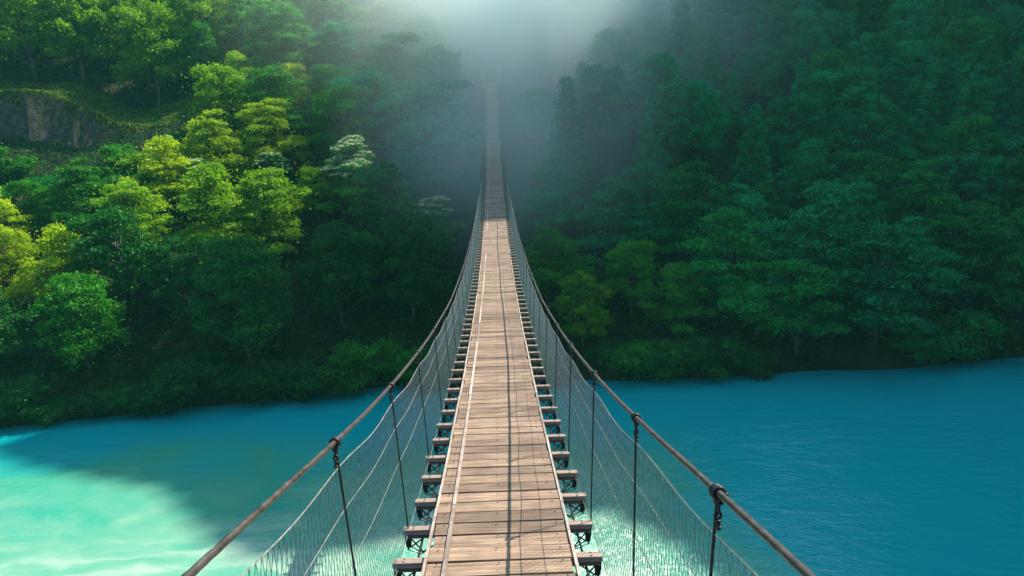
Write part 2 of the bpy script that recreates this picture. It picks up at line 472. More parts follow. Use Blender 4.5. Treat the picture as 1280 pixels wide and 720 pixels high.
ribbon('batten', -.43, .035, .018, .004, BATTEN, wob=.003)
ribbon('edge_board', .594, .024, .05, -.035, BATTEN)
ribbon('edge_board', -.594, .024, .04, -.04, BATTEN)


def rope(name, xs, zfun, r, mat, y0, y1, step=.06, pitch=.16, lobes=3, amp=.16, parent=None, n=12):
    ys = np.arange(y0, y1 + step, step); zs = zfun(ys)
    P = np.stack([np.full_like(ys, xs) if np.isscalar(xs) else xs(ys), ys, zs], -1)
    T = np.gradient(P, axis=0); T /= np.linalg.norm(T, axis=1)[:, None]
    A = np.cross(T, [0, 0, 1.0]); A /= np.linalg.norm(A, axis=1)[:, None]; Bv = np.cross(T, A)
    a = np.linspace(0, 2 * PI, n, endpoint=False)
    ph = 2 * PI * ys / pitch / lobes
    rr = r * (1 + amp * np.cos(lobes * (a[None] + ph[:, None])))
    V = P[:, None] + rr[..., None] * (np.cos(a)[None, :, None] * A[:, None] + np.sin(a)[None, :, None] * Bv[:, None])
    m = len(ys); i = np.arange(m - 1)[:, None] * n; j = np.arange(n)[None]; k = (j + 1) % n
    F = np.stack([i + j, i + k, i + n + k, i + n + j], -1).reshape(-1, 4)
    mb = MB(); mb.add(V.reshape(-1, 3), F)
    return B(mb, name, mat, parent, True)


for s in (-1, 1):
    rope('handrail_cable', s * RAIL_X, cablez, .0138, STEEL, -6, DECK_END + .4, amp=.12)
    rope('foundation_cable', s * .50, lambda y: deckz(y) - .16, .016, DARK_STEEL, -5, DECK_END, step=.3, amp=0, n=6)
    rope('foundation_cable', s * .70, lambda y: deckz(y) - .155, .011, DARK_STEEL, -5, DECK_END, step=.3, amp=0, n=6)

# cross beams under the deck, with the wire bracket under each end
BEAM0 = 5.14 - .74 * 6
beam_mb = MB()
beam_mb.box((0, 0, -.066), (1.70, .105, .042), .62)
beam_mb.box((0, .010, -.110), (1.64, .07, .044), .2)
for s in (-1, 1):
    for q in (-.03, .03): beam_mb.tube([(s * .76, q, -.05), (s * .76, q, -.038)], .009, 6, .1)
br_mb = MB()
for q in (-.045, .045):
    br_mb.tube([(.835, q, -.06), (.833, q, -.15), (.81, q, -.225), (.70, q * .5, -.28), (.56, 0, -.19)], .006, 4)
br_mb.tube([(.812, -.045, -.225), (.812, .045, -.225)], .008, 4)
br_mb.tube([(.80, 0, -.225), (.68, .0, -.14)], .007, 4)
br_mb.tube([(.68, 0, -.27), (.79, .0, -.14)], .007, 4)
br_mb.box((.81, 0, -.17), (.045, .065, .07), .3)
first = None; n_beam = 0; rest = []
yb = BEAM0 - .74 * 1
beams_y = [BEAM0 + .74 * k for k in range(int((DECK_END - BEAM0) / .74))]
for k, yb in enumerate(beams_y):
    if k < 100:
        if first is None:
            o = beam_mb.build('crossbeam', BEAMWOOD, bridge)
            bme = br_mb.build('bracket', DARK_STEEL, o)
            b2 = bme.copy(); COL.objects.link(b2); b2.parent = o; b2.scale = (-1, 1, 1)
            first = (o, bme, b2)
        else:
            o = first[0].copy(); COL.objects.link(o); o.parent = bridge
            for src in first[1:]:
                c = src.copy(); COL.objects.link(c); c.parent = o
        o.location = (random.uniform(-.022, .022), yb + random.uniform(-.015, .015) - BO[1], float(deckz(yb)) - .005 - BO[2])
        o.rotation_euler = (math.atan(.0045 * (yb - 41)), 0, random.uniform(-.012, .012))
    else:
        rest.append(yb)
mb = MB()
for yb in rest: mb.box((0, yb, float(deckz(yb)) - .09), (1.70, .105, .07), random.random())
o = B(mb, 'far_crossbeams', BEAMWOOD); o['kind'] = 'stuff'

# hangers and their clamps
def torus(mb, c, Rr, r, ax, n=14, m=6, squash=1.0):
    a = np.linspace(0, 2 * PI, n, endpoint=False); b = np.linspace(0, 2 * PI, m, endpoint=False)
    A, Bb = np.meshgrid(a, b, indexing='ij')
    x = (Rr + r * np.cos(Bb)) * np.cos(A); y_ = (Rr + r * np.cos(Bb)) * np.sin(A) * squash; z_ = r * np.sin(Bb)
    P = np.stack([x, y_, z_], -1).reshape(-1, 3)
    if ax == 'y': P = P[:, [0, 2, 1]]
    if ax == 'x': P = P[:, [2, 0, 1]]
    i = np.arange(n)[:, None]; j = np.arange(m)[None]
    F = np.stack([i * m + j, ((i + 1) % n) * m + j, ((i + 1) % n) * m + (j + 1) % m, i * m + (j + 1) % m], -1).reshape(-1, 4)
    mb.add(P + np.array(c), F, .4)


cl = MB()
for q in (-.028, -.004, .02): torus(cl, (0, q, 0), .029, .012, 'y')
cl.box((0, -.004, -.046), (.038, .062, .03), .3)
torus(cl, (0, 0, -.082), .022, .0085, 'x', squash=1.35)
torus(cl, (0, 0, -.122), .016, .0075, 'y', squash=1.3)
cl.tube([(0, 0, -.135), (0, 0, -.20)], .012, 6)
torus(cl, (0, 0, -.150), .012, .007, 'z'); torus(cl, (0, 0, -.185), .012, .007, 'z')
cl.tube([(.03, -.02, -.012), (.052, -.02, -.012)], .009, 6); cl.tube([(.03, .012, -.012), (.05, .012, -.012)], .009, 6)
clamp_me = None
tops = {-1: [2.0, 4.17, 6.42, 8.66], 1: [2.83, 4.62, 6.72, 8.92]}
bots = {-1: [2.18, 4.40, 6.62, 8.84], 1: [2.92, 4.40, 6.62, 8.84]}
for s in (-1, 1):
    T_ = tops[s] + [11.06 + 2.22 * k + .02 * s for k in range(42)]
    T_ = [-2.3] + T_
    Bt = [-2.26] + bots[s] + [11.06 + 2.22 * k for k in range(42)]
    for yt, yb in zip(T_, Bt):
        if yt > DECK_END - 1: break
        zt = float(cablez(yt)); zb = float(deckz(yb)) - .13
        mb = MB()
        p0 = np.array([s * RAIL_X, yt, zt - .03]); p1 = np.array([s * .825, yb, zb])
        P = [p0 * (1 - t) + p1 * t for t in np.linspace(0, 1, 6)]
        mb.tube(np.array(P) - BO, .007, 6)
        h = mb.build('hanger', DARK_STEEL, bridge)
        if clamp_me is None:
            c = cl.build('clamp', DARK_STEEL, h, True); clamp_me = c
        else:
            c = clamp_me.copy(); COL.objects.link(c); c.parent = h
        c.location = Vector((s * RAIL_X, yt, zt)) - Vector(BO)
        c.scale = (.74, .74, .74)
        c.rotation_euler = (math.atan((float(cablez(yt + .3)) - float(cablez(yt - .3))) / .6), 0, 0)

# side nets: vertical wires woven in long diamonds between a top wire and the beam ends
def net(s):
    mb = MB(); pitch = .075
    ys = np.arange(-4, DECK_END - .3, pitch)
    rows = 13
    q = np.random.default_rng(5 + s)
    def pt(y_, f):
        """f 0 at top wire, 1 at deck edge"""
        sag = .03 + .035 * np.sin((y_ - 2.1) * 1.415) ** 2
        zt = cablez(y_) - .13 - sag; zb = deckz(y_) - .10
        x = RAIL_X * (1 - f) + .83 * f + .045 * np.sin(PI * f)
        return np.stack([s * x + 0 * y_, y_, zt * (1 - f) + zb * f], -1)
    r = .0014
    for row in range(rows):
        f0, f1 = row / rows, (row + 1) / rows
        for par in (0, 1):
            sgn = 1 if (row + par) % 2 == 0 else -1
            a = pt(ys + sgn * pitch / 4 + par * pitch / 2 + 0 * ys, f0)
            b = pt(ys - sgn * pitch / 4 + par * pitch / 2 + 0 * ys, f1)
            j1 = q.normal(0, .003, a.shape); a = a + j1 * 0
            n = len(ys)
            offs = np.array([[0, r, 0], [s * r, -r * .6, 0], [-s * r, -r * .6, 0]])
            V = np.concatenate([a[:, None] + offs, b[:, None] + offs], 1).reshape(-1, 3)
            base = np.arange(n)[:, None] * 6
            F = np.concatenate([np.stack([base[:, 0] + i, base[:, 0] + (i + 1) % 3, base[:, 0] + 3 + (i + 1) % 3, base[:, 0] + 3 + i], -1) for i in range(3)])
            mb.add(V, F)
    for f in (0.0, .22, .5, 1.0):
        yy = np.arange(-4, DECK_END, .25)
        mb.tube(pt(yy, f), .0042 if f == 0 else .0032, 4)
    return B(mb, 'side_net', WIRE)


net(-1); net(1)

# anchor posts at the far landing (things of their own)
for s in (-1, 1):
    p = MB()
    x = s * 1.05
    p.box((x, 104.2, 2.6), (.42, .5, 3.2), .4)
    p.box((x, 104.2, 4.24), (.52, .6, .10), .6)
    p.box((x, 104.2, 1.2), (.75, .85, .7), .5)
    for i in range(len(p.V)): p.V[i] = p.V[i] - np.array([x, 104.2, 1.0])
    e = p.build('anchor_post', CONCRETE); e.location = (x, 104.2, 1.0)
    tag(e, ('left' if s < 0 else 'right') + ' one of the two concrete cable posts at the far end of the footbridge', 'post')

# ------------------------------------------------------------------ foliage
def leaves(C, Nn, size, aspect=.62, up=0.0, seed=0):
    """rhombic leaf sprays at points C with rough normals Nn"""
    r = np.random.default_rng(seed); n = len(C)
    nn = Nn + r.normal(0, .55, (n, 3)); nn[:, 2] += up; nn /= np.linalg.norm(nn, axis=1)[:, None]
    t = r.normal(0, 1, (n, 3)); t -= (t * nn).sum(1)[:, None] * nn; t /= np.linalg.norm(t, axis=1)[:, None]
    b = np.cross(nn, t)
    s = (size * r.uniform(.6, 1.35, n))[:, None]
    fold = nn * s * .16
    V = np.stack([C - t * s * .5, C + b * s * .5 * aspect + fold, C + t * s * .5, C - b * s * .5 * aspect + fold], 1).reshape(-1, 3)
    F = np.arange(4 * n).reshape(n, 4)
    return V, F


def blob_points(c, rad, n, r, shell=.55):
    d = r.normal(0, 1, (n, 3)); d /= np.linalg.norm(d, axis=1)[:, None]
    low = d[:, 2] < -.3
    d[low, 2] *= -1 * (r.random(low.sum()) < .6) * 2 + 1
    k = r.uniform(shell ** 3, 1, n) ** (1 / 3)
    k *= 1 + .16 * np.sin(5 * d[:, 0] + 3 * c[0]) * np.sin(5 * d[:, 1] + c[1]) + .10 * np.sin(9 * d[:, 2] + 7 * d[:, 0])
    return c + d * k[:, None] * rad, d


def make_tree_mesh(kind, seed, H=9.0, W=3.1, nleaf=9000, size=.27):
    """returns (crown mesh, trunk mesh, blossom-capable top points)"""
    r = np.random.default_rng(seed)
    tr = MB(); lobes = []
    lean = r.normal(0, .25, 2)
    if kind == 'cone':
        th = H * .93
    else:
        th = H * .62
    P = [np.array([lean[0] * (k / 5) ** 1.5, lean[1] * (k / 5) ** 1.5, -.6 + (th + .6) * k / 5]) + np.append(r.normal(0, .07, 2), 0) for k in range(6)]
    rad = H * .019
    tr.tube(P, np.linspace(rad, rad * .35, 6), 8)
    if kind == 'round':
        nl = 24
        for i in range(nl):
            a = i * 2.399 + r.uniform(-.4, .4); f = (i + .5) / nl
            z = H * (.22 + .66 * f); rr = W * (.86 * math.sqrt(max(.05, 1 - ((f - .38) / .72) ** 2))) * r.uniform(.55, .95)
            if i == nl - 1: rr = W * .1
            c = np.array([math.cos(a) * rr, math.sin(a) * rr, z + r.uniform(-.3, .3)])
            s = W * r.uniform(.22, .44)
            lobes.append((c, np.array([s, s, s * r.uniform(.62, .85)]), .35, .1))
    elif kind == 'layer':
        nl = 30
        for i in range(nl):
            a = i * 2.399 + r.uniform(-.5, .5); f = (i + .5) / nl
            z = H * (.24 + .68 * f) + r.normal(0, .35); rr = W * (1.12 - .8 * f ** 1.8) * r.uniform(.25, 1.0)
            c = np.array([math.cos(a) * rr, math.sin(a) * rr, z - .12 * rr + r.uniform(-.2, .2)])
            s = W * r.uniform(.30, .48) * (1.1 - .35 * f)
            lobes.append((c, np.array([s * r.uniform(.95, 1.3), s * r.uniform(.8, 1.15), s * r.uniform(.34, .6)]), .2, .7))
    elif kind == 'cone':
        nl = 24
        for i in range(nl):
            a = i * 2.399; f = (i + .5) / nl
            z = H * (.14 + .80 * f); rr = W * .62 * (1.02 - f) * r.uniform(.6, 1.05)
            c = np.array([math.cos(a) * rr, math.sin(a) * rr, z])
            s = W * (.46 - .26 * f) * r.uniform(.8, 1.15)
            lobes.append((c, np.array([s, s, s * .8]), .4, .2))
    elif kind == 'shrub':
        nl = 9
        for i in range(nl):
            a = i * 2.399; f = (i + .5) / nl
            rr = W * r.uniform(.2, .75)
            c = np.array([math.cos(a) * rr, math.sin(a) * rr, H * r.uniform(.3, .72)])
            s = W * r.uniform(.32, .5)
            lobes.append((c, np.array([s, s, s * .75]), .4, .2))
    vol = np.array([l[1][0] * l[1][1] for l in lobes]); share = vol / vol.sum()
    Cs, Ns, Ti = [], [], []
    tops = []
    for (c, rd, sh, up), p in zip(lobes, share):
        n = int(nleaf * p)
        # limb from the trunk to the lobe
        zb = max(.2 * H * .5, c[2] - .55 * math.hypot(c[0], c[1]) - .3 * rd[2])
        zb = min(zb, th * .95); k = (zb + .6) / (th + .6) * 5; i0 = min(4, int(k)); base = P[i0] * (1 - (k - i0)) + P[i0 + 1] * (k - i0)
        mid = (base + c) / 2 + np.array([0, 0, .12 * rd[0]])
        tr.tube([base, mid, c, c + np.array([0, 0, rd[2] * .5])], [rad * .42, rad * .28, rad * .16, rad * .06], 4, cap=False)
        # sub-clumps on the lobe give light and dark tufts
        ns = max(5, int(9 * rd[0] ** 1.0)); d = r.normal(0, 1, (ns, 3)); d[:, 2] = np.abs(d[:, 2]) * .9 - .15; d /= np.linalg.norm(d, axis=1)[:, None]
        sc = c + d * rd * .72
        m = n // (ns + 2)
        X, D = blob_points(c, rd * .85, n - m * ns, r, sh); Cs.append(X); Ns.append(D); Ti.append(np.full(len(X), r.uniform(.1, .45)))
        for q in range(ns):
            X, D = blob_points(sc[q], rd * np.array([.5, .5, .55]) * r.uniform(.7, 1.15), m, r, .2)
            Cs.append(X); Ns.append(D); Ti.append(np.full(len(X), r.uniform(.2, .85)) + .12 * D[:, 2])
            if sc[q][2] > H * .55: tops.append((sc[q], rd * .5))
        # stray twigs outside the outline
        m2 = n // 14
        X = c + r.normal(0, 1, (m2, 3)) * rd * .75; Cs.append(X); Ns.append(r.normal(0, 1, (m2, 3))); Ti.append(np.full(m2, .55))
    C = np.concatenate(Cs); Nn = np.concatenate(Ns); T = np.concatenate(Ti) + r.normal(0, .12, len(C))
    keep = C[:, 2] > .25; C, Nn, T = C[keep], Nn[keep], T[keep]
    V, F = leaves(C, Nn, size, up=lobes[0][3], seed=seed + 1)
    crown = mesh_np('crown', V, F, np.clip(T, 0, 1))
    trunk = mesh_np('trunk', np.concatenate(tr.V), np.concatenate(tr.F), np.concatenate(tr.T), True)
    # blossom: small cream tufts on the upper tufts
    bc, bn = [], []
    for c, rd in tops:
        X, D = blob_points(c + np.array([0, 0, rd[2] * .5]), rd * np.array([.8, .8, .5]), 42, r, .5); up_ = D[:, 2] > -.1
        bc.append(X[up_]); bn.append(D[up_])
    if bc:
        bc = np.concatenate(bc); bn = np.concatenate(bn); V, F = leaves(bc, bn, size * .62, .9, .6, seed + 2)
        blossom = mesh_np('blossom', V, F, RNG.uniform(.2, 1, len(F)))
    else: blossom = None
    return crown, trunk, blossom


for_m = lambda me, m: me.materials.append(m)
LIB = {}
for kind, seeds, H, W, nl, sz in (('round', (1, 2, 3, 4, 5, 6), 9, 3.4, 12000, .26), ('layer', (11, 12, 13, 14), 9, 3.7, 12000, .27),
                                  ('cone', (21, 22), 10, 2.7, 9500, .25), ('shrub', (31, 32), 2.6, 2.1, 4200, .22)):
    LIB[kind] = [make_tree_mesh(kind, s, H, W, nl, sz) for s in seeds]
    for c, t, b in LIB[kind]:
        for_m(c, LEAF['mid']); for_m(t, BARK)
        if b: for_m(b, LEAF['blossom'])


def place_tree(kind, var, x, y, col, s, rz, label, group=None, cat='tree', name=None, blossom=False, sz=1.0, pale=False, tilt=(0, 0)):
    c, t, b = LIB[kind][var % len(LIB[kind])]
    z = float(ground(x, y))
    names = {'round': 'broadleaf_tree', 'layer': 'spreading_tree', 'cone': 'narrow_tree', 'shrub': 'shrub'}
    e = empty(name or names[kind], (x, y, z - .05), rz, s)
    e.scale = (s, s, s * sz); e.rotation_euler = (tilt[0], tilt[1], rz)
    tag(e, label, cat, group)
    for me, nm, mt in ((c, 'crown', LEAF[col]), (t, 'stem' if kind == 'shrub' else 'trunk', PALE_BARK if pale else None)):
        o = bpy.data.objects.new(nm, me); COL.objects.link(o); o.parent = e
        if mt is not None:
            o.material_slots[0].link = 'OBJECT'; o.material_slots[0].material = mt
    if blossom and b:
        o = bpy.data.objects.new('blossom', b); COL.objects.link(o); o.parent = e
    return e


PROMINENT = [
    (-54.8, 101.2, 'round', 'bright', 1.54, 0, 'bright green leafy tree in the top left corner of the slope'),
    (-49.0, 101.2, 'round', 'bright', 1.33, 0, 'broad sunlit green tree above the ledge, right of the corner tree'),
    (-46.0, 105.2, 'round', 'bright', 1.31, 0, 'sunlit green tree behind, near the top edge above the ledge'),
    (-40.4, 101.2, 'round', 'bright', 1.33, 0, 'tall rounded light green tree at the right end of the ledge'),
    (-36.0, 105.6, 'round', 'bright', 1.25, 0, 'light green crown standing apart near the top edge, left of the shade'),
    (-34.3, 101.2, 'round', 'mid', 0.84, 0, 'small mid green tree right of the tall rounded one'),
    (-28.2, 94.0, 'round', 'bright', 0.72, 0, 'small light green tree half in shade right of the sunlit group'),
    (-22.3, 93.6, 'round', 'yellow', 0.65, 0, 'small lime tree catching the light in the shaded upper slope'),
    (-28.8, 88.4, 'round', 'bright', 0.98, 0, 'rounded fresh green tree just above the yellow green trees'),
    (-22.7, 83.6, 'layer', 'yellow', 0.94, 0, 'yellow green spreading tree at the upper right of the yellow row'),
    (-27.3, 80.0, 'layer', 'yellow', 0.95, 0, 'golden green spreading tree in the middle of the yellow row'),
    (-30.7, 76.0, 'layer', 'yellow', 0.86, 0, 'most yellow spreading tree, below the ledge on the left slope'),
    (-31.8, 70.8, 'layer', 'bright', 0.84, 0, 'bright green spreading tree at the lower left of the yellow row'),
    (-28.1, 76.8, 'round', 'mid', 0.64, 1, 'small tree with cream blossom below the golden green trees'),
    (-21.8, 80.0, 'round', 'mid', 0.56, 1, 'small cream blossomed tree right of the yellow row'),
    (-13.6, 77.6, 'layer', 'mid', 0.93, 1, 'broad cream blossomed tree halfway between the ledge and the bridge'),
    (-17.1, 77.6, 'round', 'bright', 0.65, 0, 'light green rounded tree just left of the broad blossomed tree'),
    (-5.9, 74.8, 'layer', 'mid', 0.61, 1, 'cream blossomed tree close to the left side of the bridge'),
    (-38.4, 75.6, 'layer', 'mid', 0.81, 0, 'mid green spreading tree under the rock face of the ledge'),
    (-35.5, 65.6, 'layer', 'yellow', 0.82, 0, 'lime spreading tree low on the left slope near the picture edge'),
    (-41.1, 67.6, 'round', 'yellow', 0.66, 0, 'golden lime tree cut by the left edge of the picture'),
    (-9.0, 62.4, 'shrub', 'bright', 0.86, 0, 'lime green shrub at the waterline left of the bridge'),
    (-25.4, 64.4, 'round', 'shadowed', 0.89, 0, 'dark green rounded tree low on the left slope beside the lime tree'),
    (-13.1, 66.0, 'round', 'shadowed', 1.01, 0, 'large dull green rounded tree low on the slope left of the bridge'),
    (6.9, 63.6, 'round', 'bright', 0.71, 0, 'lime green rounded tree by the water just right of the bridge'),
    (4.9, 70.8, 'shrub', 'yellow', 0.97, 0, 'yellow green bush behind the right handrail above the shore'),
    (11.4, 66.4, 'round', 'mid', 0.74, 0, 'fresh green rounded tree up the slope behind the lime one right of the bridge'),
    (14.6, 64.0, 'layer', 'mid', 0.72, 0, 'fresh green spreading tree right of the lime tree by the water'),
    (22.0, 106.0, 'cone', 'bright', 0.83, 0, 'small lime tipped tree at the top edge right of the mist'),
    (22.3, 88.8, 'cone', 'teal', 0.73, 0, 'left one of two small pointed pale green trees on the upper right slope'),
    (26.6, 90.8, 'cone', 'teal', 0.74, 0, 'right one of two small pointed pale green trees on the upper right slope'),
    (19.3, 65.6, 'layer', 'dark', 1.07, 0, 'wide dark green tree with tiered branches on the lower right slope'),
    (30.9, 62.8, 'layer', 'teal', 1.18, 0, 'largest blue green spreading tree, with drooping tiers, on the far right shore'),
    (24.5, 62.8, 'layer', 'dark', 0.95, 0, 'dark spreading tree by the water left of the largest drooping one'),
    (45.0, 75.6, 'round', 'teal', 1.00, 0, 'pale blue green rounded tree on the right slope near the edge'),
    (40.8, 79.6, 'layer', 'teal', 0.70, 0, 'blue green spreading tree left of the pale rounded one on the right'),
    (30.5, 78.0, 'round', 'teal', 0.87, 0, 'rounded blue green tree in the middle of the right slope'),
    (31.7, 71.2, 'round', 'teal', 0.89, 0, 'large smooth blue green crown with a pale leaning trunk, right slope'),
    (24.9, 73.6, 'layer', 'dark', 0.74, 0, 'dark tiered tree left of the large smooth crown on the right slope'),
]
ORD = ['first', 'second', 'third', 'fourth', 'fifth', 'sixth', 'seventh', 'eighth', 'ninth', 'tenth', 'eleventh', 'twelfth', 'thirteenth',
       'fourteenth', 'fifteenth', 'sixteenth', 'seventeenth', 'eighteenth', 'nineteenth', 'twentieth', 'twenty-first', 'twenty-second', 'twenty-third', 'twenty-fourth', 'twenty-fifth', 'twenty-sixth', 'twenty-seventh', 'twenty-eighth', 'twenty-ninth']
NUM = ['no', 'one', 'two', 'three', 'four', 'five', 'six', 'seven', 'eight', 'nine', 'ten', 'eleven', 'twelve', 'thirteen', 'fourteen', 'fifteen',
       'sixteen', 'seventeen', 'eighteen', 'nineteen', 'twenty', 'twenty-one', 'twenty-two', 'twenty-three', 'twenty-four', 'twenty-five', 'twenty-six', 'twenty-seven', 'twenty-eight', 'twenty-nine', 'thirty']
tr_rng = random.Random(21)
pts = []


def view(x, y, z):
    """where a point stands in the photograph, for wording the labels only"""
    return 621 + 1005 * x / y, 130 - 1005 * z / y - x * .5


for k, (x, y, kind, col, s, bl, label) in enumerate(PROMINENT):
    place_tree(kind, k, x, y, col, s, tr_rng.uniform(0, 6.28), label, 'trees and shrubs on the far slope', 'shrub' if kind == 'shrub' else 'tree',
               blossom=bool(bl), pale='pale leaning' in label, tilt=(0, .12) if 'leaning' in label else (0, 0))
    pts.append((x, y, 5.4 * s if kind != 'shrub' else 2.0))


def free(x, y, dmin):
    return all((x - a) ** 2 + (y - b) ** 2 > ((dmin + c) * .5) ** 2 for a, b, c in pts)


fill = []
yy = 58.0
while yy < 131:
    xm = yy * .66 + 6; xx = -xm
    while xx < xm:
        x = xx + tr_rng.uniform(-1.7, 1.7); y = yy + tr_rng.uniform(-1.6, 1.6)
        xx += 4.6
        by = float(np.interp(x, BX, BY))
        if y < by + 1.0: continue
        if abs(x) < 4.4 and y > 62 and y < 112: continue
        if x < -28 and 77 < y < 102: continue
        z = float(ground(x, y))
        if z > y * .125 + 1: continue
        if not free(x, y, 3.9): continue
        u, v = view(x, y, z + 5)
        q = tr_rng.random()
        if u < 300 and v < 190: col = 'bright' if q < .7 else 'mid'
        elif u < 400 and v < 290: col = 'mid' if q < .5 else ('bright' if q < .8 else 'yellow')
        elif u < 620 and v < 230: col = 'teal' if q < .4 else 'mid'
        elif u < 620: col = 'shadowed' if q < .8 else 'mid'
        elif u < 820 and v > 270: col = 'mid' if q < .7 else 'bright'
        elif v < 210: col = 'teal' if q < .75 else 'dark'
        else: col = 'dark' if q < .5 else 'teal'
        q = tr_rng.random()
        if u > 640: kind = ('cone' if q < .35 else 'round') if v < 200 else ('layer' if q < .6 else 'round')
        else: kind = 'round' if q < .6 else 'layer'
        pts.append((x, y, 3.9))
        fill.append((x, y, u, v, kind, col, tr_rng.uniform(.78, 1.2) * (.72 if x < -26 and 69 < y < 78 else 1)))
    yy += 4.3

CN = {'bright': 'light green', 'yellow': 'yellow green', 'mid': 'mid green', 'dark': 'dark green', 'shadowed': 'deep green', 'teal': 'blue green'}
KN = {'round': 'rounded', 'layer': 'spreading', 'cone': 'narrow'}
bins = {}
for t in fill:
    x, y, u, v, kind, col, s = t
    c = 'far left' if u < 210 else 'left' if u < 430 else 'left of bridge' if u < 621 else 'right of bridge' if u < 830 else 'right' if u < 1060 else 'far right'
    r_ = 'slope top' if v < 70 else 'upper slope' if v < 170 else 'middle slope' if v < 290 else 'lower slope'
    bins.setdefault((kind, col, r_, c), []).append(t)
for (kind, col, r_, c), ts in bins.items():
    ts.sort(key=lambda t: t[2]); n = len(ts)
    for i, (x, y, u, v, _, _, s) in enumerate(ts):
        what = KN[kind] + ' ' + CN[col]
        if n == 1: lab = 'only %s tree on the %s, %s' % (what, r_, c)
        elif n == 2: lab = '%s one of two %s trees, %s, %s' % ('left right'.split()[i], what, r_, c)
        elif i == 0: lab = 'leftmost of %s %s trees, %s, %s' % (NUM[n], what, r_, c)
        elif i == n - 1: lab = 'rightmost of %s %s trees, %s, %s' % (NUM[n], what, r_, c)
        else: lab = '%s from left of %s %s trees, %s, %s' % (ORD[i], NUM[n], what, r_, c)
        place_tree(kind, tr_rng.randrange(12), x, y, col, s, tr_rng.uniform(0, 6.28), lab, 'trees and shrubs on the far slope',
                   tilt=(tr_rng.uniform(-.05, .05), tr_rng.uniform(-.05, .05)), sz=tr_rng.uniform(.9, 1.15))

# low bushes on the open slope under the rock face
k = 0
for q in range(60):
    x = tr_rng.uniform(-66, -32); y = tr_rng.uniform(77, 87.5)
    if free(x, y, 2.6) and k < 29:
        pts.append((x, y, 2.4)); fillb = tr_rng.choice(['mid', 'dark', 'mid', 'bright'])
        bush_list = globals().setdefault('bush_list', []); bush_list.append((621 + 1005 * x / y, x, y, fillb)); k += 1
bush_list.sort()
for i, (u_, x, y, cb) in enumerate(bush_list):
    place_tree('shrub', i, x, y, cb, tr_rng.uniform(.8, 1.35), tr_rng.uniform(0, 6.28),
               '%s %s bush from the left below the rock face of the ledge' % (ORD[i], CN[cb]), 'bushes below the rock face', 'bush')

# shrubs leaning over the waterline
for s_, side in ((-1, 'left'), (1, 'right')):
    x = s_ * 2.6; k = 0
    while abs(x) < (43 if s_ < 0 else 48) and k < 29:
        by = float(np.interp(x, BX, BY)) + tr_rng.uniform(-.5, .9)
        if free(x, by, 1.0):
            col = 'mid' if abs(x) < 16 and tr_rng.random() < .45 else ('shadowed' if x < 0 or tr_rng.random() < .5 else 'dark')
            place_tree('shrub', k, x, by, col, tr_rng.uniform(.8, 1.5), tr_rng.uniform(0, 6.28),
                       '%s shrub to the %s of the bridge along the waterline, %s' % (ORD[k], side, CN[col]), 'shrubs along the waterline', 'shrub')
            pts.append((x, by, 1.0)); k += 1
        x += s_ * tr_rng.uniform(1.3, 1.9)
print('TREES', len(fill), len(PROMINENT))


# ------------------------------------------------------------------ undergrowth
def undergrowth():
    r = np.random.default_rng(77); n = 190000
    # denser towards the water
    y = 56 + 78 * r.random(n) ** 1.15; x = r.uniform(-1, 1, n) * (y * .74 + 6)
    by = np.interp(x, BX, BY); k = (y > by + .2) & ~((np.abs(x) < 2.6) & (y > 98) & (y < 108))
    x, y = x[k], y[k]
    # clump
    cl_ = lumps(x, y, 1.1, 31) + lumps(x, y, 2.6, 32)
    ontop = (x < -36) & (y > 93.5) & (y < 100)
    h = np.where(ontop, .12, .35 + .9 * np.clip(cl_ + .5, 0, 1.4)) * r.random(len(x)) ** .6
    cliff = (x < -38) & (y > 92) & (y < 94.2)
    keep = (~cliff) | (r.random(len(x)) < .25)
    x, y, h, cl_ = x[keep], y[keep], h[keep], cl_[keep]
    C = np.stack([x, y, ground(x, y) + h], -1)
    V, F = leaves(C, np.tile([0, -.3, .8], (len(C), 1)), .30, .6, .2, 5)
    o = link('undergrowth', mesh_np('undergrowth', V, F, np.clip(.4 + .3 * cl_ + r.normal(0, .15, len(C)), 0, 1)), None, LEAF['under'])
    tag(o, 'low leafy undergrowth covering the slope beneath the trees', 'undergrowth', kind='stuff')
    # grass on the ledge
    n = 26000
    x = r.uniform(-72, -33, n); y = r.uniform(93.0, 100.5, n)
    C = np.stack([x, y, ground(x, y) + .06], -1)
    V, F = leaves(C, r.normal(0, 1, (n, 3)) * [1, 1, .4], .30, .3, 0, 6)
    o = link('grass', mesh_np('grass', V, F, r.random(n)), None, LEAF['grass'])
    tag(o, 'short grass growing along the ledge above the rock face', 'grass', kind='stuff')


undergrowth()

# ------------------------------------------------------------------ air
def volume_mat(name, density, color, aniso):
    m, nt, out = new_mat(name)
    v = N(nt, 'ShaderNodeVolumePrincipled'); v.inputs['Density'].default_value = density
    v.inputs['Color'].default_value = (*color, 1); v.inputs['Anisotropy'].default_value = aniso
    nt.links.new(v.outputs[0], out.inputs['Volume'])
    return m


hz = MB(); hz.box((0, 150, 115), (720, 560, 290))
o = hz.build('haze', volume_mat('haze', .0004, (.22, .90, .80), .55)); tag(o, kind='stuff')


